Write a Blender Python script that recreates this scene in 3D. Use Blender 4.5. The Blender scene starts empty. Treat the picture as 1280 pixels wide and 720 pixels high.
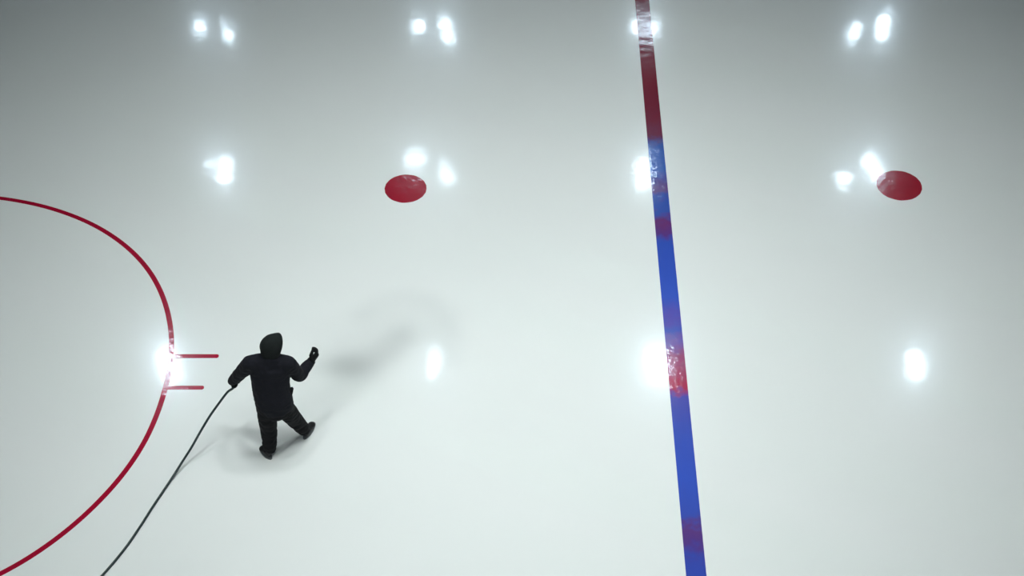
import bpy, bmesh, math, random
from mathutils import Vector, Matrix, noise
random.seed(7)
C = bpy.context.scene.collection
PI = math.pi

# ------------------------------------------------------------------ camera
TH, FPX, CAMH = math.radians(44.16), 2142.0, 16.0
FW = Vector((0, math.cos(TH), -math.sin(TH)))
UP = Vector((0, math.sin(TH), math.cos(TH)))
RT = Vector((1, 0, 0))
CP = Vector((0, 0, CAMH))

def ray(u, v):
    return FW * FPX + RT * (u - 640) + UP * (360 - v)

def on_z(u, v, z=0.0):
    d = ray(u, v)
    return CP + d * ((z - CAMH) / d.z)

def on_y(u, v, y):
    d = ray(u, v)
    return CP + d * (y / d.y)

def pix(p):
    d = Vector(p) - CP
    return 640 + FPX * d.dot(RT) / d.dot(FW), 360 - FPX * d.dot(UP) / d.dot(FW)

cam = bpy.data.objects.new('camera', bpy.data.cameras.new('camera'))
C.objects.link(cam)
cam.location = CP
cam.rotation_euler = (PI / 2 - TH, 0, 0)
cam.data.sensor_width = 36
cam.data.lens = FPX / 1280 * 36
cam.data.clip_end = 200
bpy.context.scene.camera = cam

# ------------------------------------------------------------------ materials
def lin(c):
    return tuple(((x / 255) / 12.92 if x / 255 <= .04045 else ((x / 255 + .055) / 1.055) ** 2.4) for x in c) + (1,)

def mat(name, rgb, rough=.6, metal=0, spec=.5, coat=0, var=.0, scale=8, bump=0, bscale=30):
    m = bpy.data.materials.new(name)
    m.use_nodes = True
    nt = m.node_tree
    b = nt.nodes['Principled BSDF']
    b.inputs['Roughness'].default_value = rough
    b.inputs['Metallic'].default_value = metal
    b.inputs['Specular IOR Level'].default_value = spec
    b.inputs['Coat Weight'].default_value = coat
    col = lin(rgb)
    tc = nt.nodes.new('ShaderNodeTexCoord')
    n = nt.nodes.new('ShaderNodeTexNoise')
    n.inputs['Scale'].default_value = scale
    n.inputs['Detail'].default_value = 4
    nt.links.new(tc.outputs['Object'], n.inputs['Vector'])
    mx = nt.nodes.new('ShaderNodeMix')
    mx.data_type = 'RGBA'
    mx.inputs['A'].default_value = tuple(c * (1 - var) for c in col[:3]) + (1,)
    mx.inputs['B'].default_value = tuple(min(1, c * (1 + var)) for c in col[:3]) + (1,)
    nt.links.new(n.outputs['Fac'], mx.inputs['Factor'])
    nt.links.new(mx.outputs['Result'], b.inputs['Base Color'])
    if bump:
        n2 = nt.nodes.new('ShaderNodeTexNoise')
        n2.inputs['Scale'].default_value = bscale
        n2.inputs['Detail'].default_value = 3
        nt.links.new(tc.outputs['Object'], n2.inputs['Vector'])
        bp = nt.nodes.new('ShaderNodeBump')
        bp.inputs['Strength'].default_value = bump
        bp.inputs['Distance'].default_value = .01
        nt.links.new(n2.outputs['Fac'], bp.inputs['Height'])
        nt.links.new(bp.outputs['Normal'], b.inputs['Normal'])
    return m

def ice_finish(m, ripple=.0013, rough=.15, spec=.35, scale=9.0):
    """the frozen water film over the ice and over the paint in it"""
    nt = m.node_tree
    b = nt.nodes['Principled BSDF']
    b.inputs['Roughness'].default_value = rough
    b.inputs['Specular IOR Level'].default_value = spec
    b.inputs['Coat Weight'].default_value = 1
    b.inputs['Coat Roughness'].default_value = .055
    b.inputs['Coat IOR'].default_value = 1.5
    g = nt.nodes.new('ShaderNodeNewGeometry')
    n1 = nt.nodes.new('ShaderNodeTexNoise')
    n1.inputs['Scale'].default_value = scale
    n1.inputs['Detail'].default_value = 3
    n1.inputs['Roughness'].default_value = .55
    nt.links.new(g.outputs['Position'], n1.inputs['Vector'])
    bp = nt.nodes.new('ShaderNodeBump')
    bp.inputs['Strength'].default_value = 1
    bp.inputs['Distance'].default_value = ripple
    nt.links.new(n1.outputs['Fac'], bp.inputs['Height'])
    nt.links.new(bp.outputs['Normal'], b.inputs['Coat Normal'])
    nt.links.new(bp.outputs['Normal'], b.inputs['Normal'])
    return m

M = {}
M['ice'] = ice_finish(mat('ice', (232, 238, 236), var=.02, scale=.5), ripple=.0007, spec=.8, scale=5.0)
M['red'] = ice_finish(mat('red_ice_paint', (158, 18, 48), var=.12, scale=9))
M['dot'] = ice_finish(mat('red_dot_paint', (150, 24, 44), var=.15, scale=5))
M['jacket'] = mat('navy_black_cloth', (19, 21, 29), rough=.85, spec=.25, var=.2, scale=14, bump=.5, bscale=40)
M['hood'] = mat('green_black_cloth', (27, 32, 32), rough=.9, spec=.2, var=.2, scale=14, bump=.5, bscale=60)
M['trouser'] = mat('black_cloth', (15, 16, 20), rough=.85, spec=.25, var=.2, scale=14, bump=.5, bscale=40)
M['boot'] = mat('black_boot_leather', (17, 18, 20), rough=.5, var=.15)
M['sole'] = mat('grey_boot_sole', (104, 110, 112), rough=.7, var=.1)
M['glove'] = mat('black_knit', (18, 20, 22), rough=.9, spec=.2, var=.2, bump=.4, bscale=150)
M['skin'] = mat('skin', (196, 150, 126), rough=.55, var=.06, scale=20)
M['eye'] = mat('eye_dark', (30, 24, 22), rough=.2)
M['lip'] = mat('lip', (150, 88, 80), rough=.5)
M['hose'] = mat('green_black_rubber', (26, 46, 48), rough=.45, var=.25, scale=3)
M['brass'] = mat('dull_metal', (60, 62, 58), rough=.4, metal=.8, var=.15)
M['ceil'] = mat('dark_roof_deck', (38, 44, 48), rough=.9, spec=.1, var=.2, scale=1)
M['wall'] = mat('grey_wall_paint', (70, 78, 84), rough=.9, spec=.1, var=.08, scale=1)
M['bell'] = mat('lamp_housing_metal', (70, 74, 78), rough=.5, metal=.6, var=.1)

def glow(name, rgb, strength):
    m = bpy.data.materials.new(name)
    m.use_nodes = True
    nt = m.node_tree
    nt.nodes.clear()
    e = nt.nodes.new('ShaderNodeEmission')
    o = nt.nodes.new('ShaderNodeOutputMaterial')
    e.inputs['Color'].default_value = rgb
    e.inputs['Strength'].default_value = strength
    nt.links.new(e.outputs[0], o.inputs[0])
    return m
LC = (.955, 1.0, .995, 1)
LB = (.74, .94, 1.10, 1)
M['lens'] = glow('lamp_lens', LB, 54)
M['lens_soft'] = glow('lamp_lens_soft', LB, 20)
M['lens_pool'] = glow('lamp_lens_flood', LC, 790)

# ------------------------------------------------------------------ mesh helpers
def obj(name, bm, m, parent=None, smooth=True, mods=None):
    me = bpy.data.meshes.new(name)
    bm.to_mesh(me)
    bm.free()
    o = bpy.data.objects.new(name, me)
    for k in (m if isinstance(m, (list, tuple)) else [m]):
        me.materials.append(k)
    if smooth:
        for p in me.polygons:
            p.use_smooth = True
    C.objects.link(o)
    if parent:
        o.parent = parent
    return o

def tag(o, label, cat, group=None, kind=None):
    o['label'] = label
    o['category'] = cat
    if group:
        o['group'] = group
    if kind:
        o['kind'] = kind
    return o

def struct(o):
    o['kind'] = 'structure'
    return o

def box(bm, lo, hi, bev=0):
    lo, hi = Vector(lo), Vector(hi)
    r = bmesh.ops.create_cube(bm, size=1, matrix=Matrix.Translation((lo + hi) / 2) @ Matrix.Diagonal((*(hi - lo), 1)))
    if bev:
        es = list({e for v in r['verts'] for e in v.link_edges})
        bmesh.ops.bevel(bm, geom=es, offset=bev, segments=2, affect='EDGES')

def rings_to_bm(bm, rings, cap=True):
    vs = [[bm.verts.new(p) for p in r] for r in rings]
    n = len(vs[0])
    for a, b in zip(vs, vs[1:]):
        for i in range(n):
            j = (i + 1) % n
            bm.faces.new((a[i], a[j], b[j], b[i]))
    if cap:
        bm.faces.new(list(reversed(vs[0])))
        bm.faces.new(vs[-1])

def limb(bm, pts, radii, ref=Vector((1, 0, 0)), n=20, round_ends=True):
    """closed tapering tube through pts; radii = r or (r along ref, r across)"""
    pts = [Vector(p) for p in pts]
    rad = [(r, r) if not isinstance(r, tuple) else r for r in radii]
    # refine along a Catmull-Rom curve
    P, R = [], []
    m = len(pts)
    for i in range(m - 1):
        p0, p1, p2, p3 = pts[max(i - 1, 0)], pts[i], pts[i + 1], pts[min(i + 2, m - 1)]
        for k in range(6):
            t = k / 6
            a = .5 * ((2 * p1) + (p2 - p0) * t + (2 * p0 - 5 * p1 + 4 * p2 - p3) * t * t + (3 * p1 - p0 - 3 * p2 + p3) * t ** 3)
            s = t * t * (3 - 2 * t)
            P.append(a)
            R.append(tuple(rad[i][q] * (1 - s) + rad[i + 1][q] * s for q in (0, 1)))
    P.append(pts[-1])
    R.append(rad[-1])
    if round_ends:
        d0 = (P[0] - P[1]).normalized()
        d1 = (P[-1] - P[-2]).normalized()
        h0, h1 = min(R[0]), min(R[-1])
        pre, post, pr, po = [], [], [], []
        for a in (80, 60, 35):
            a = math.radians(a)
            pre.append(P[0] + d0 * h0 * math.sin(a)); pr.append(tuple(x * math.cos(a) for x in R[0]))
        for a in (35, 60, 80):
            a = math.radians(a)
            post.append(P[-1] + d1 * h1 * math.sin(a)); po.append(tuple(x * math.cos(a) for x in R[-1]))
        P, R = pre + P + post, pr + R + po
    rings = []
    for i, p in enumerate(P):
        t = (P[min(i + 1, len(P) - 1)] - P[max(i - 1, 0)]).normalized()
        x = ref - t * ref.dot(t)
        if x.length < 1e-3:
            x = t.orthogonal()
        x.normalize()
        y = t.cross(x)
        rings.append([p + x * R[i][0] * math.cos(2 * PI * k / n) + y * R[i][1] * math.sin(2 * PI * k / n) for k in range(n)])
    rings_to_bm(bm, rings)

def ball(bm, c, r, rot=None):
    mx = Matrix.Translation(c) @ (rot.to_4x4() if rot else Matrix.Identity(4)) @ Matrix.Diagonal((*((r, r, r) if not isinstance(r, tuple) else r), 1))
    bmesh.ops.create_uvsphere(bm, u_segments=20, v_segments=14, radius=1, matrix=mx)

def fuse(name, bm, m, parent, voxel, smooth_it=6, wrinkle=0, wscale=9):
    """melt overlapping solids into one continuous skin and keep it as plain mesh"""
    o = obj(name, bm, m)
    r = o.modifiers.new('r', 'REMESH')
    r.mode = 'VOXEL'
    r.voxel_size = voxel
    s = o.modifiers.new('s', 'SMOOTH')
    s.iterations = smooth_it
    s.factor = .5
    dg = bpy.context.evaluated_depsgraph_get()
    me = bpy.data.meshes.new_from_object(o.evaluated_get(dg))
    o.modifiers.clear()
    old = o.data
    o.data = me
    bpy.data.meshes.remove(old)
    me.name = name
    me.materials.clear()
    for k in (m if isinstance(m, (list, tuple)) else [m]):
        me.materials.append(k)
    if wrinkle:
        for v in me.vertices:
            p = v.co
            q = Vector((p.x, p.y, p.z * 1.6)) * wscale
            a = noise.noise(q)
            v.co = p + v.normal * wrinkle * (1 - 2.2 * abs(a))
    for p in me.polygons:
        p.use_smooth = True
    if parent:
        o.parent = parent
    return o

# ------------------------------------------------------------------ setting
X0, X1, Y0, Y1, ZC = -25.0, 25.0, -10.0, 54.0, 18.0
bm = bmesh.new()
box(bm, (X0, Y0, -.15), (X1, Y1, 0))
struct(obj('floor', bm, M['ice'], smooth=False))
bm = bmesh.new()
box(bm, (X0, Y0, ZC), (X1, Y1, ZC + .2))
struct(obj('ceiling', bm, M['ceil'], smooth=False))
for nm, lo, hi in (('wall_left', (X0 - .2, Y0, -.15), (X0, Y1, ZC + .2)), ('wall_right', (X1, Y0, -.15), (X1 + .2, Y1, ZC + .2)),
                   ('wall_front', (X0 - .2, Y0 - .2, -.15), (X1 + .2, Y0, ZC + .2)), ('wall_back', (X0 - .2, Y1, -.15), (X1 + .2, Y1 + .2, ZC + .2))):
    bm = bmesh.new()
    box(bm, lo, hi)
    struct(obj(nm, bm, M['wall'], smooth=False))

# ------------------------------------------------------------------ painted markings
T = .0012
def slab(name, outline, m, top=T, parent=None):
    """thin layer of paint with the given ground outline"""
    bm = bmesh.new()
    a = [bm.verts.new((x, y, 0)) for x, y in outline]
    b = [bm.verts.new((x, y, top)) for x, y in outline]
    bm.faces.new(list(reversed(a)))
    bm.faces.new(b)
    for i in range(len(a)):
        j = (i + 1) % len(a)
        bm.faces.new((a[i], a[j], b[j], b[i]))
    bmesh.ops.recalc_face_normals(bm, faces=bm.faces)
    return obj(name, bm, m, parent, smooth=False)

# the long line, red at its far end and blue towards the near end
mL = ice_finish(mat('red_and_blue_line_paint', (60, 70, 170)))
nt = mL.node_tree
bs = nt.nodes['Principled BSDF']
stops = [(-60, (84, 30, 46)), (20, (120, 26, 46)), (90, (118, 22, 42)), (150, (112, 26, 52)), (170, (104, 34, 68)), (178, (55, 69, 144)), (186, (29, 81, 170)),
         (212, (35, 83, 170)), (226, (70, 62, 140)), (238, (92, 58, 122)), (246, (43, 75, 164)), (264, (45, 77, 166)), (278, (100, 46, 106)),
         (292, (88, 52, 124)), (302, (49, 79, 176)), (370, (55, 85, 186)), (398, (84, 74, 168)), (412, (63, 85, 178)), (432, (112, 76, 150)), (444, (140, 58, 104)),
         (484, (164, 34, 72)), (494, (74, 74, 166)), (540, (63, 85, 178)), (600, (57, 85, 184)), (648, (61, 81, 172)), (660, (92, 62, 124)), (680, (84, 60, 130)), (700, (57, 75, 166)), (760, (53, 77, 174))]
ya, yb = on_z(640, 760).y, on_z(640, -60).y
g = nt.nodes.new('ShaderNodeNewGeometry')
sp = nt.nodes.new('ShaderNodeSeparateXYZ')
nt.links.new(g.outputs['Position'], sp.inputs[0])
ns = nt.nodes.new('ShaderNodeTexNoise')
ns.inputs['Scale'].default_value = 6
ns.inputs['Detail'].default_value = 5
nt.links.new(g.outputs['Position'], ns.inputs['Vector'])
ad = nt.nodes.new('ShaderNodeMath'); ad.operation = 'MULTIPLY_ADD'
ad.inputs[1].default_value = .5
nt.links.new(ns.outputs['Fac'], ad.inputs[0])
nt.links.new(sp.outputs['Y'], ad.inputs[2])
mr = nt.nodes.new('ShaderNodeMapRange')
mr.inputs['From Min'].default_value = ya + .25
mr.inputs['From Max'].default_value = yb + .25
nt.links.new(ad.outputs[0], mr.inputs['Value'])
rp = nt.nodes.new('ShaderNodeValToRGB')
ss = sorted(((on_z(640, v).y - ya) / (yb - ya), c) for v, c in stops)
while len(rp.color_ramp.elements) < len(ss):
    rp.color_ramp.elements.new(.5)
for e, (p, c) in zip(rp.color_ramp.elements, ss):
    e.position = p
    e.color = lin(c)
nt.links.new(mr.outputs[0], rp.inputs[0])
nt.links.new(rp.outputs[0], bs.inputs['Base Color'])
xl0, xr0 = on_z(793.8, 0).x, on_z(811.3, 0).x
xl1, xr1 = on_z(857.6, 720).x, on_z(883.2, 720).x
y0, y1 = on_z(640, 0).y, on_z(640, 720).y
def lx(a0, a1, y):
    return a0 + (a1 - a0) * (y - y0) / (y1 - y0)
yn, yf = -4.0, 40.0
st = 60
left = [(lx(xl0, xl1, yn + (yf - yn) * i / st), yn + (yf - yn) * i / st) for i in range(st + 1)]
right = [(lx(xr0, xr1, yn + (yf - yn) * i / st), yn + (yf - yn) * i / st) for i in range(st + 1)]
tag(slab('rink_line', left + right[::-1], mL), 'long straight painted line, dark red at one end and mostly blue along the rest', 'line marking')

# the two red dots
for (u, v, hw, hh), lab in (((507, 235.7, 26.2, 17.6), 'red dot painted on the ice nearer the big red circle'),
                            ((1124, 231.8, 28.2, 18.6), 'red dot painted on the ice across the blue line from the person')):
    c = on_z(u, v)
    rx = abs(on_z(u + hw, v).x - on_z(u - hw, v).x) / 2
    ry = abs(on_z(u, v - hh).y - on_z(u, v + hh).y) / 2
    tag(slab('face_off_dot', [(c.x + rx * math.cos(2 * PI * k / 96) * (1 + .006 * math.sin(5 * k)), c.y + ry * math.sin(2 * PI * k / 96) * (1 + .006 * math.cos(7 * k))) for k in range(96)], M['dot']),
        lab, 'face-off dot', 'red face-off dots')

# the big circle
PX = [(0, 248.5), (25, 251), (50, 257), (75, 264.5), (100, 273), (125, 285.5), (150, 302), (175, 324), (190, 344), (206, 377.5), (213, 410), (214.6, 435),
      (207, 482), (201, 502), (189, 535.5), (175.5, 561), (162, 582), (144.5, 603.5), (126.7, 623.5), (100, 649), (60, 681), (0, 718)]
CX, CY, CR = -6.88 * CAMH / 13.8, 12.746 * CAMH / 13.8, 3.134 * CAMH / 13.8
ar = []
for p in PX:
    q = on_z(*p)
    ar.append((math.atan2(q.y - CY, q.x - CX), math.hypot(q.x - CX, q.y - CY)))
ar.sort()
ar = [(ar[0][0] - .6, CR)] + ar + [(ar[-1][0] + .6, CR)]
def rad_at(a):
    if a <= ar[0][0] or a >= ar[-1][0]:
        return CR
    for (a0, r0), (a1, r1) in zip(ar, ar[1:]):
        if a0 <= a <= a1:
            return r0 + (r1 - r0) * (a - a0) / (a1 - a0)
N = 256
raw = [rad_at(-PI + 2 * PI * k / N) for k in range(N)]
sm = [sum(raw[(k + j) % N] for j in range(-5, 6)) / 11 for k in range(N)]
bm = bmesh.new()
rows = []
for k in range(N):
    a = -PI + 2 * PI * k / N
    ca, sa = math.cos(a), math.sin(a)
    hw = .034
    rows.append([bm.verts.new((CX + ca * (sm[k] + e), CY + sa * (sm[k] + e), z)) for e, z in ((-hw, 0), (-hw, T), (hw, T), (hw, 0))])
for k in range(N):
    A, B = rows[k], rows[(k + 1) % N]
    for i in range(3):
        bm.faces.new((A[i], A[i + 1], B[i + 1], B[i]))
bmesh.ops.recalc_face_normals(bm, faces=bm.faces)
circ = tag(obj('face_off_circle', bm, M['red'], smooth=False), 'large thin red circle painted on the ice, cut off by the edge of the view', 'circle marking')

for (ua, ub, v, hv), lab in (((214, 273.5, 445.2, 2.4), 'longer red hash mark sticking out of the red circle, the one farther from the hose'),
                             ((207, 255, 484.6, 2.4), 'shorter red hash mark sticking out of the red circle, the one nearer the hose')):
    a, b = on_z(ua, v), on_z(ub, v)
    hy = abs(on_z(ua, v - hv).y - on_z(ua, v + hv).y) / 2
    tag(slab('hash_mark', [(a.x, a.y - hy), (b.x - .02, a.y - hy), (b.x, a.y - hy * .5), (b.x, a.y + hy * .5), (b.x - .02, a.y + hy), (a.x, a.y + hy)], M['red'], top=T * 1.5), lab, 'hash mark', 'hash marks of the red circle')

# grey patch: a thin, darker, see-through sheet with soft edges
mw = ice_finish(mat('grey_ice', (96, 106, 106), var=.05, scale=2), ripple=.0007, spec=.8, scale=5.0)
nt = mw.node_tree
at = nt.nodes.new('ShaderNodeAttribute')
at.attribute_name = 'patch_alpha'
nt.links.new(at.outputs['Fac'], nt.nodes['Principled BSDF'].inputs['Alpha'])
def seg_d(px, py, line):
    best = 1e9
    for (x0, y0), (x1, y1) in zip(line, line[1:]):
        t = max(0, min(1, ((px - x0) * (x1 - x0) + (py - y0) * (y1 - y0)) / ((x1 - x0) ** 2 + (y1 - y0) ** 2)))
        best = min(best, math.hypot(px - x0 - t * (x1 - x0), py - y0 - t * (y1 - y0)))
    return best
def ground(line):
    return [tuple(on_z(*q)[:2]) for q in line]
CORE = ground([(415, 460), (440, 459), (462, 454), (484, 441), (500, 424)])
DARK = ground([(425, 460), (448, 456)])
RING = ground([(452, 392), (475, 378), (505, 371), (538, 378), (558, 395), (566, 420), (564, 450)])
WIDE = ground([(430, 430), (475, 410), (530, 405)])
LOWER_SHADE = ground([(395, 495), (420, 490), (450, 470)])  # the person's faint shadow, painted into the patch as extra grey
def greying(x, y):
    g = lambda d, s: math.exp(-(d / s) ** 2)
    a = .085 * g(seg_d(x, y, CORE), .22) + .055 * g(seg_d(x, y, DARK), .24) + .045 * g(seg_d(x, y, RING), .17) + .06 * g(seg_d(x, y, WIDE), .42) + .05 * g(seg_d(x, y, LOWER_SHADE), .30)
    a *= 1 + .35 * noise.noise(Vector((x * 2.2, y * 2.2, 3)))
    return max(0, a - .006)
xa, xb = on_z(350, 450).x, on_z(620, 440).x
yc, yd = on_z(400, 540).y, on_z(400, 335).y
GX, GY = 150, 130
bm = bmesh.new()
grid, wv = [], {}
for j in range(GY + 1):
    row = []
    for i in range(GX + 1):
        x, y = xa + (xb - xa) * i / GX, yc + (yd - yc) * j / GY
        v = bm.verts.new((x, y, .0006 + .004 * greying(x, y)))
        wv[v] = greying(x, y)
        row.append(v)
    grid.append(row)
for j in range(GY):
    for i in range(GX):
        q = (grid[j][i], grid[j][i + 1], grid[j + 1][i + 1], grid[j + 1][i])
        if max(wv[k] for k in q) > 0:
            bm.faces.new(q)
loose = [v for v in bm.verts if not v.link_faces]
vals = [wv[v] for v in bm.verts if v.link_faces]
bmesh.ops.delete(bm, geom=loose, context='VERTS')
wp = obj('grey_patch', bm, mw)
al = wp.data.attributes.new('patch_alpha', 'FLOAT', 'POINT')
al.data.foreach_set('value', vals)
tag(wp, 'faint grey hook-shaped patch on the ice beside the raised hand', 'wet patch')  # grey sheet, cause uncertain; lower stroke is the person's painted shadow

# ------------------------------------------------------------------ lamps under the roof
def lathe(bm, prof, n=28):
    rings = [[Vector((r * math.cos(2 * PI * k / n), r * math.sin(2 * PI * k / n), z)) for k in range(n)] for r, z in prof]
    rings_to_bm(bm, rings, cap=False)

ZL = 15.0
def make_lamp(kind):
    root = bpy.data.objects.new('ceiling_lamp', None)
    C.objects.link(root)
    tag(root, 'round high bay lamp hanging on a rod from the dark roof' if kind != 'pool' else 'deep hooded flood lamp hanging on a rod from the dark roof', 'lamp',
        'high bay lamps in rows under the roof' if kind != 'pool' else 'hooded flood lamps under the roof')
    bm = bmesh.new()
    if kind == 'pool':
        lathe(bm, [(.02, .86), (.12, .84), (.16, .70), (.27, .50), (.30, 0), (.32, 0), (.29, .52), (.19, .74), (.14, .90), (.02, .92)])
        zl, rl = .50, .25
    else:
        lathe(bm, [(.0, .42), (.10, .42), (.12, .30), (.19, .22), (.205, 0), (.22, 0), (.21, .24), (.14, .32), (.12, .46), (.0, .46)])
        zl, rl = .015, .2
    h = obj('housing', bm, M['bell'], root)
    bm = bmesh.new()
    bmesh.ops.create_circle(bm, cap_ends=True, segments=28, radius=rl, matrix=Matrix.Translation((0, 0, zl)))
    ring = bmesh.ops.extrude_face_region(bm, geom=bm.faces[:])
    bmesh.ops.translate(bm, verts=[v for v in ring['geom'] if isinstance(v, bmesh.types.BMVert)], vec=(0, 0, -.012))
    bmesh.ops.recalc_face_normals(bm, faces=bm.faces)
    obj('lens', bm, M['lens_pool' if kind == 'pool' else 'lens_soft' if kind == 'soft' else 'lens'], root)
    bm = bmesh.new()
    z0 = .88 if kind == 'pool' else .44
    limb(bm, [(0, 0, z0), (0, 0, ZC - ZL - .05)], [.02, .02], n=10, round_ends=False)
    lathe(bm, [(.0, ZC - ZL - .06), (.09, ZC - ZL - .05), (.1, ZC - ZL), (0, ZC - ZL)], 16)
    obj('rod', bm, M['bell'], root)
    return root

def copy_tree(o):
    c = o.copy()
    C.objects.link(c)
    for ch in o.children:
        d = ch.copy()
        C.objects.link(d)
        d.parent = c
    return c

protos = {}
def lamp(kind, x, y, s=1.0):
    if kind not in protos:
        protos[kind] = o = make_lamp(kind)
    else:
        o = copy_tree(protos[kind])
    o.location = (x, y, ZL)
    if s != 1.0:
        for ch in o.children:
            if not ch.name.startswith('rod'):
                ch.scale = (s, s, 1)
    return o

def mirrored(u, v):
    """where under the roof a lamp hangs whose reflection in the ice is seen there"""
    d = ray(u, v)
    p = CP + d * ((-ZL - CAMH) / d.z)
    return p.x, p.y
for u, v, kind, s in ((250, 34, 'main', .95), (286, 44, 'main', .75), (280, 29, 'soft', .6), (523, 33, 'main', 1), (556, 31, 'main', .9), (561, 45, 'main', .8),
                      (796, 34, 'main', .9), (815, 36, 'main', 1.05), (1065, 46, 'main', .75), (1071, 34, 'main', .7), (1106, 26, 'main', 1.05), (1103, 43, 'main', .95),
                      (263, 205, 'soft', .9), (283, 205, 'main', .7), (280, 220, 'main', .95), (519, 199, 'soft', 1.5), (555, 206, 'soft', 1.0), (558, 221, 'soft', 1.15),
                      (804, 208, 'main', 1), (804, 226, 'main', .9), (1055, 224, 'main', .85), (1087, 203, 'main', 1.0), (1096, 217, 'main', .9),
                      (208, 446, 'main', 1.15), (214, 466, 'main', 1.15), (543, 446, 'main', .5), (541, 463, 'main', .55), (820, 447, 'main', 1.1), (824, 465, 'main', 1.1),
                      (1143, 447, 'main', .9), (1145, 463, 'main', .9)):
    x, y = mirrored(u, v)
    lamp(kind, x, y, s)
# rows over the near ice
for x, y in ((-2.7, 14.6), (.3, 15.2), (3.3, 14.6), (-2.7, 11.4), (.3, 11.0), (3.3, 11.4), (.3, 7.4)):
    lamp('pool', x * 1.16, y * 1.16)
for x, y in ((-14.6, -1.2), (-14.0, -1.7)):
    o = lamp('pool', x, y)
    dv = (Vector((-1.0, 14.0, 0)) - Vector((x, y, ZL + .5))).normalized()
    q = dv.to_track_quat('-Z', 'Y')
    for ch in o.children:
        if not ch.name.startswith('rod'):
            ch.rotation_euler = q.to_euler()
            ch.location = Vector((0, 0, .9)) - q @ Vector((0, 0, .8))
    o['label'] = 'deep hooded flood lamp tilted towards the person on the ice'

# ------------------------------------------------------------------ person
HL, HR = on_z(339.5, 574.5), on_z(380, 549.5)          # the heels on the ice
YP = HL.y + .16
base = Vector(((HL.x + HR.x) / 2, YP, 0))
person = bpy.data.objects.new('person', None)
C.objects.link(person)
person.location = base
tag(person, 'person in black hooded jacket seen from behind, holding a hose, one hand raised', 'person')
def L(p):
    return Vector(p) - base
def J(u, v, y):
    return on_y(u, v, y) - base

neck = J(338.5, 446, YP + .17)
head = J(340.8, 432.3, YP + .21)
chest = J(337, 459, YP + .14)
waist = J(339, 485, YP + .07)
pelv = J(342.5, 501, YP + .02)
shL, shR = J(313, 454.3, YP + .13), J(359, 454.5, YP + .16)
elL, elR = J(299.5, 467.5, YP + .21), J(374.5, 469, YP + .27)
wrL, wrR = J(290.6, 476.2, YP + .28), J(388.3, 452.3, YP + .45)
hipL, hipR = J(332.5, 507, YP - .03), J(353, 507, YP + .01)
knL, knR = J(336.0, 537, HL.y + .13), J(367.0, 523, HR.y - .02)
anL = L((HL.x - .015, HL.y + .055, .10))
anR = L((HR.x + .02, HR.y + .05, .10))
toeL = L(on_z(325.0, 560.5))
toeR = L(on_z(393.5, 529.5))

X = Vector((1, 0, 0))
face = Vector((.80, .58, -.08)).normalized()            # the way the head looks
fs = face.cross(Vector((0, 0, 1))).normalized()         # sideways on the face
fu = fs.cross(face).normalized()
FR = Matrix((face, -fs, fu)).transposed()
# body: one continuous skin
bm = bmesh.new()
ball(bm, head, (.098, .076, .115), FR)
ball(bm, head + face * .035 - fu * .055, (.06, .055, .06), FR)
limb(bm, [head + face * .088 + fu * .012, head + face * .112 - fu * .022], [.010, .017], n=10)
for s in (-1, 1):
    ball(bm, head + fs * s * .078 - face * .01 - fu * .005, (.022, .012, .034), FR)
ball(bm, head + face * .083 + fu * .028, (.018, .055, .011), FR)
ball(bm, head + face * .087 - fu * .058, (.014, .026, .010), FR)
limb(bm, [head - fu * .06 - face * .02, neck - Vector((0, 0, .04))], [.055, .062])
limb(bm, [neck, chest, waist, pelv], [(.08, .07), (.15, .10), (.13, .095), (.14, .10)])
for a, b, c in ((shL, elL, wrL), (shR, elR, wrR)):
    limb(bm, [chest * .35 + a * .65, a, b, c], [.07, .055, .042, .03])
for a, b, c, d in ((hipL, knL, anL, toeL), (hipR, knR, anR, toeR)):
    limb(bm, [a, b, c], [.075, .052, .034])
    limb(bm, [c - Vector((0, 0, .02)), c * .5 + d * .5 + Vector((0, 0, -.01)), d + (c - d) * .25 + Vector((0, 0, .03))], [.035, .034, .024])
body = fuse('body', bm, [M['skin'], M['eye'], M['lip']], person, .008, 3)
for p in body.data.polygons:
    q = p.center - head
    a, b, c = q.dot(face), q.dot(fs), q.dot(fu)
    if a > .05:
        if (abs(abs(b) - .031) < .013) and abs(c - .008) < .007:
            p.material_index = 1
        elif abs(b) < .022 and abs(c + .058) < .006:
            p.material_index = 2

# jacket
bm = bmesh.new()
limb(bm, [neck + Vector((0, 0, .02)), neck * .6 + chest * .4, chest, waist, pelv, pelv - Vector((0, 0, .09))],
     [(.09, .085), (.19, .125), (.235, .16), (.222, .168), (.225, .18), (.222, .182)], n=28)
limb(bm, [shL, chest + Vector((0, 0, .08)), shR], [.095, .12, .095], ref=Vector((0, 1, 0)))
limb(bm, [shL + (chest - shL) * .3, shL, shL * .5 + elL * .5, elL, elL * .4 + wrL * .6, wrL - (wrL - elL).normalized() * .01], [.10, .095, .085, .076, .066, .056])
limb(bm, [shR + (chest - shR) * .3, shR, shR * .5 + elR * .5, elR, elR * .5 + wrR * .5, wrR - (wrR - elR).normalized() * .02], [.10, .095, .086, .078, .066, .055])
ball(bm, neck - Vector((0, .06, -.01)), (.10, .06, .05))
jacket = fuse('jacket', bm, M['jacket'], person, .013, 5, wrinkle=.007, wscale=11)
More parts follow.
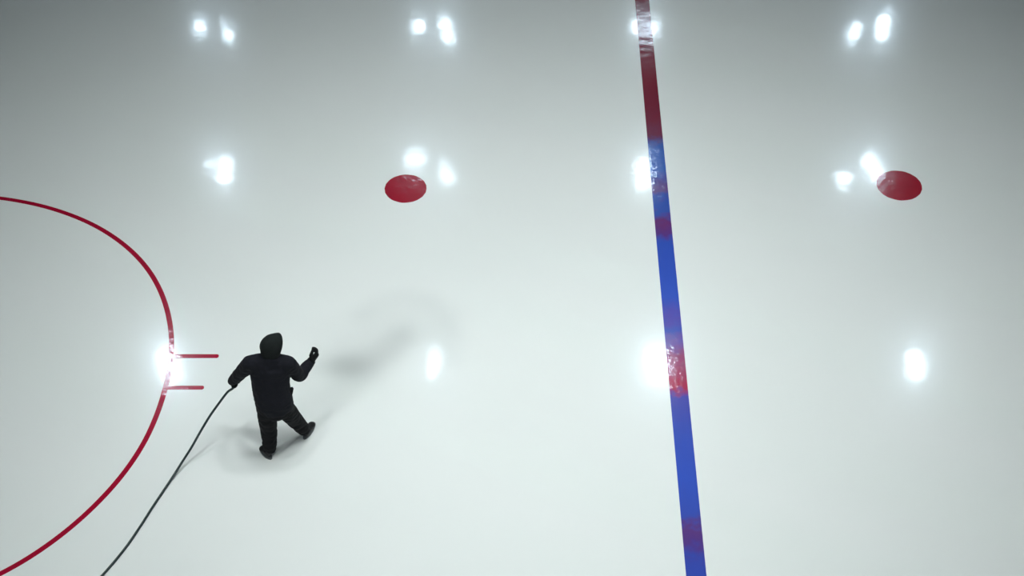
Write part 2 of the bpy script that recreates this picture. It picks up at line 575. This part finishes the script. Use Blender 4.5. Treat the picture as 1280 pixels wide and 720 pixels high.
# jacket parts
def band(name, c, axis, ref, rx, ry, w, th, m, parent):
    bm = bmesh.new()
    limb(bm, [c - axis * w / 2, c - axis * w / 2.4, c + axis * w / 2.4, c + axis * w / 2], [(rx * .96, ry * .96), (rx, ry), (rx, ry), (rx * .96, ry * .96)], ref=ref, n=28, round_ends=False)
    return obj(name, bm, m, parent)
band('hem_band', pelv - Vector((.0, 0, .115)), Vector((0, 0, 1)), X, .225, .184, .06, .01, M['trouser'], jacket)
band('cuff', wrL, (wrL - elL).normalized(), X, .052, .052, .05, .01, M['trouser'], jacket)
band('cuff', wrR, (wrR - elR).normalized(), X, .052, .052, .05, .01, M['trouser'], jacket)
# small radio box at the hip
bm = bmesh.new()
box(bm, (-.03, -.02, -.055), (.03, .02, .055), .008)
pouch = obj('belt_pouch', bm, M['trouser'], jacket, smooth=False)
pouch.location = J(363, 489, YP + .06)
pouch.rotation_euler = (0, .25, .5)

# hood: shell round the head, open towards the face
bm = bmesh.new()
hc = head + Vector((0, 0, .0)) - face * .015
nr, ns_ = 26, 40
rings = []
for i in range(nr):
    ph = math.radians(52 + (178 - 52) * i / (nr - 1))   # from the rim back
    ring = []
    for k in range(ns_):
        a = 2 * PI * k / ns_
        d = face * math.cos(ph) + (fs * math.cos(a) + fu * math.sin(a)) * math.sin(ph)
        rx = Vector((d.dot(face) * .132, d.dot(fs) * .112, d.dot(fu) * .142))
        p = hc + face * rx.x + fs * rx.y + fu * rx.z
        rim = max(0, 1 - i / 7)
        p += face * rim * (-.004 + .046 * max(0, math.sin(a)) - .034 * max(0, -math.sin(a))) + fu * rim * .012 * math.sin(a)
        low = max(0, -d.dot(fu) - .2)
        p += (neck - hc).normalized() * low * .075
        p += d * .006 * noise.noise(p * 14)
        ring.append(p)
    rings.append(ring)
rings_to_bm(bm, rings, cap=False)
bm.faces.new(bm.verts[-ns_:]) if False else None
bm.verts.ensure_lookup_table()
bm.faces.new([bm.verts[(nr - 1) * ns_ + k] for k in range(ns_)])
bmesh.ops.recalc_face_normals(bm, faces=bm.faces)
hood = obj('hood', bm, M['hood'], jacket)
sd = hood.modifiers.new('thick', 'SOLIDIFY')
sd.thickness = .012
sd.offset = 1

# trousers
bm = bmesh.new()
limb(bm, [pelv + Vector((0, 0, .10)), pelv, pelv - Vector((0, 0, .10))], [(.155, .125), (.172, .14), (.15, .13)], n=28)
for a, b, c in ((hipL, knL, anL), (hipR, knR, anR)):
    limb(bm, [a + Vector((0, 0, .03)), a * .55 + b * .45, b, b * .45 + c * .55, c + (b - c).normalized() * .045], [.102, .112, .098, .086, .076])
fuse('trousers', bm, M['trouser'], person, .013, 5, wrinkle=.008, wscale=10)

# boots
def boot(heel, toe, an, kn):
    heel, toe = heel.copy(), toe.copy()
    heel.z = toe.z = 0
    d = (toe - heel).normalized()
    ln = (toe - heel).length
    s = Vector((d.y, -d.x, 0))
    bm = bmesh.new()
    ank = heel + d * .075
    limb(bm, [heel + d * .055 + Vector((0, 0, .062)), heel + d * ln * .45 + Vector((0, 0, .066)), heel + d * ln * .75 + Vector((0, 0, .056)), toe - d * .034 + Vector((0, 0, .042))],
         [(.036, .042), (.042, .042), (.047, .034), (.026, .022)], ref=s, n=24)
    limb(bm, [ank + Vector((0, 0, .06)), an + Vector((0, 0, .01)), an + (kn - an).normalized() * .11], [.042, .046, .048], ref=s)
    b = fuse('boot', bm, M['boot'], person, .008, 4)
    bm = bmesh.new()
    out = []
    for k in range(40):
        a = 2 * PI * k / 40
        t = (1 - math.cos(a)) / 2
        w = .034 + .012 * math.sin(PI * min(1, t * 1.1)) - .010 * (t > .4) * math.sin(PI * 1 * max(0, (.55 - abs(t - .42)) )) * .3
        yy = math.copysign(abs(math.sin(a)) ** .7, math.sin(a)) * w
        out.append(heel + d * (ln * t) + s * yy)
    rings_to_bm(bm, [[p + Vector((0, 0, .002)) for p in out], [p + Vector((0, 0, .024)) for p in out]])
    so = obj('sole', bm, M['sole'], b, smooth=False)
    so['label'] = 'grey sole edge'
    bm = bmesh.new()
    c0, c1 = heel + d * ln * .34, heel + d * ln * .72
    for i in range(5):
        p = c0 + (c1 - c0) * i / 4 + Vector((0, 0, .108 - .018 * i / 4 - (.0 if i else -.0)))
        limb(bm, [p - s * .028 - Vector((0, 0, .012)), p, p + s * .028 - Vector((0, 0, .012))], [.004] * 3, n=8)
    obj('lace', bm, M['trouser'], b)
    return b
boot(L(HL), toeL, anL, knL)
boot(L(HR), toeR, anR, knR)

# gloves with a palm, four fingers and a thumb
def glove(wrist, d, pn, curls, thumb_side, thumb_open, spread=.05, k=1.0, t=1.0):
    """d: wrist to knuckles, pn: the way the palm faces; thumb_side +1/-1 along d x pn"""
    d = d.normalized()
    pn = (pn - d * pn.dot(d)).normalized()
    lat = d.cross(pn) * thumb_side
    bm = bmesh.new()
    limb(bm, [wrist - d * .03, wrist, wrist + d * .04 * k, wrist + d * .085 * k], [(.034 * t, .028 * t), (.036 * t, .026 * t), (.045 * k, .022 * t), (.047 * k, .020 * t)], ref=lat, n=20)
    limb_r = [.0115 * t, .0115 * t, .0105 * t, .0098 * t, .0088 * t]
    for i, (off, l) in enumerate(((.032, .078), (.011, .086), (-.011, .08), (-.031, .064))):
        off *= k
        l *= k
        p = wrist + d * (.088 - .006 * abs(i - 1)) * k + lat * off
        dd = (d + lat * off * spread * 20).normalized()
        pts = [p - dd * .02, p]
        ang = 0
        for seg, c in zip((.44, .31, .25), curls[i]):
            ang += math.radians(c)
            p = p + (dd * math.cos(ang) + pn * math.sin(ang)) * l * seg
            pts.append(p)
        limb(bm, pts, limb_r, n=12)
    p = wrist + d * .03 * k + lat * .034 * k
    o1 = (d * .6 + lat * thumb_open[0] + pn * thumb_open[1]).normalized() * k
    o2 = (d * .8 + lat * thumb_open[2] + pn * thumb_open[3]).normalized() * k
    limb(bm, [p - o1 * .02, p + o1 * .035, p + o1 * .035 + o2 * .034, p + o1 * .035 + o2 * .058], [.016 * t, .0145 * t, .0125 * t, .010 * t], n=12)
    return fuse('glove', bm, M['glove'], person, .0045, 3), d, pn, lat

hose_dir = Vector((-.50, -.86, -.05)).normalized()
dL = Vector((-.16, -.10, -1))
dL = (dL - hose_dir * dL.dot(hose_dir)).normalized()
pnL = Vector((.8, -.35, .0))
gl = glove(wrL, dL, X, ((70, 75, 60),) * 4, -1, (.5, .7, -.2, 1.0), .0)
grip = wrL + gl[1] * .095 + gl[2] * .022
dR = Vector((.62, .55, .55))
gr = glove(wrR, dR, Vector((-.8, .42, .42)), ((28, 48, 34), (30, 50, 36), (34, 50, 36), (38, 52, 36)), 1, (.35, .9, -.1, .35), .0, 1.28, 1.6)

# ------------------------------------------------------------------ hose
gw = grip + base
tr = [(284, 490.5, .76), (273, 505, .63), (262, 520.5, .49), (250, 540.5, .34), (239.5, 559, .21), (228, 577, .10), (215, 597.5, .035), (202, 617, .018), (190, 635, .018), (176, 657, .018),
      (160, 680.5, .018), (145, 699.5, .018), (128, 719, .018), (108, 740, .018), (80, 768, .018), (40, 800, .018)]
hp = [gw - hose_dir * .11, gw - hose_dir * .05, gw, gw + hose_dir * .05] + [on_z(*t) for t in tr]
bm = bmesh.new()
limb(bm, hp, [.0145] * len(hp), n=14)
hose = tag(obj('hose', bm, M['hose']), 'thin dark green hose held by the person and trailing away over the ice', 'hose')
bm = bmesh.new()
a = hp[0]
limb(bm, [a + hose_dir * .03, a, a - hose_dir * .03, a - hose_dir * .08], [.020, .020, .016, .012], n=14, round_ends=False)
nz = obj('nozzle', bm, M['brass'], hose)
nz['label'] = 'dull metal nozzle'

# ------------------------------------------------------------------ render look
w = bpy.data.worlds.new('world')
bpy.context.scene.world = w
w.use_nodes = True
w.node_tree.nodes['Background'].inputs[0].default_value = (.02, .025, .03, 1)
vs = bpy.context.scene.view_settings
vs.view_transform = 'Standard'
vs.look = 'None'
vs.gamma = 1
vs.use_curve_mapping = False
vs.exposure = -0.07
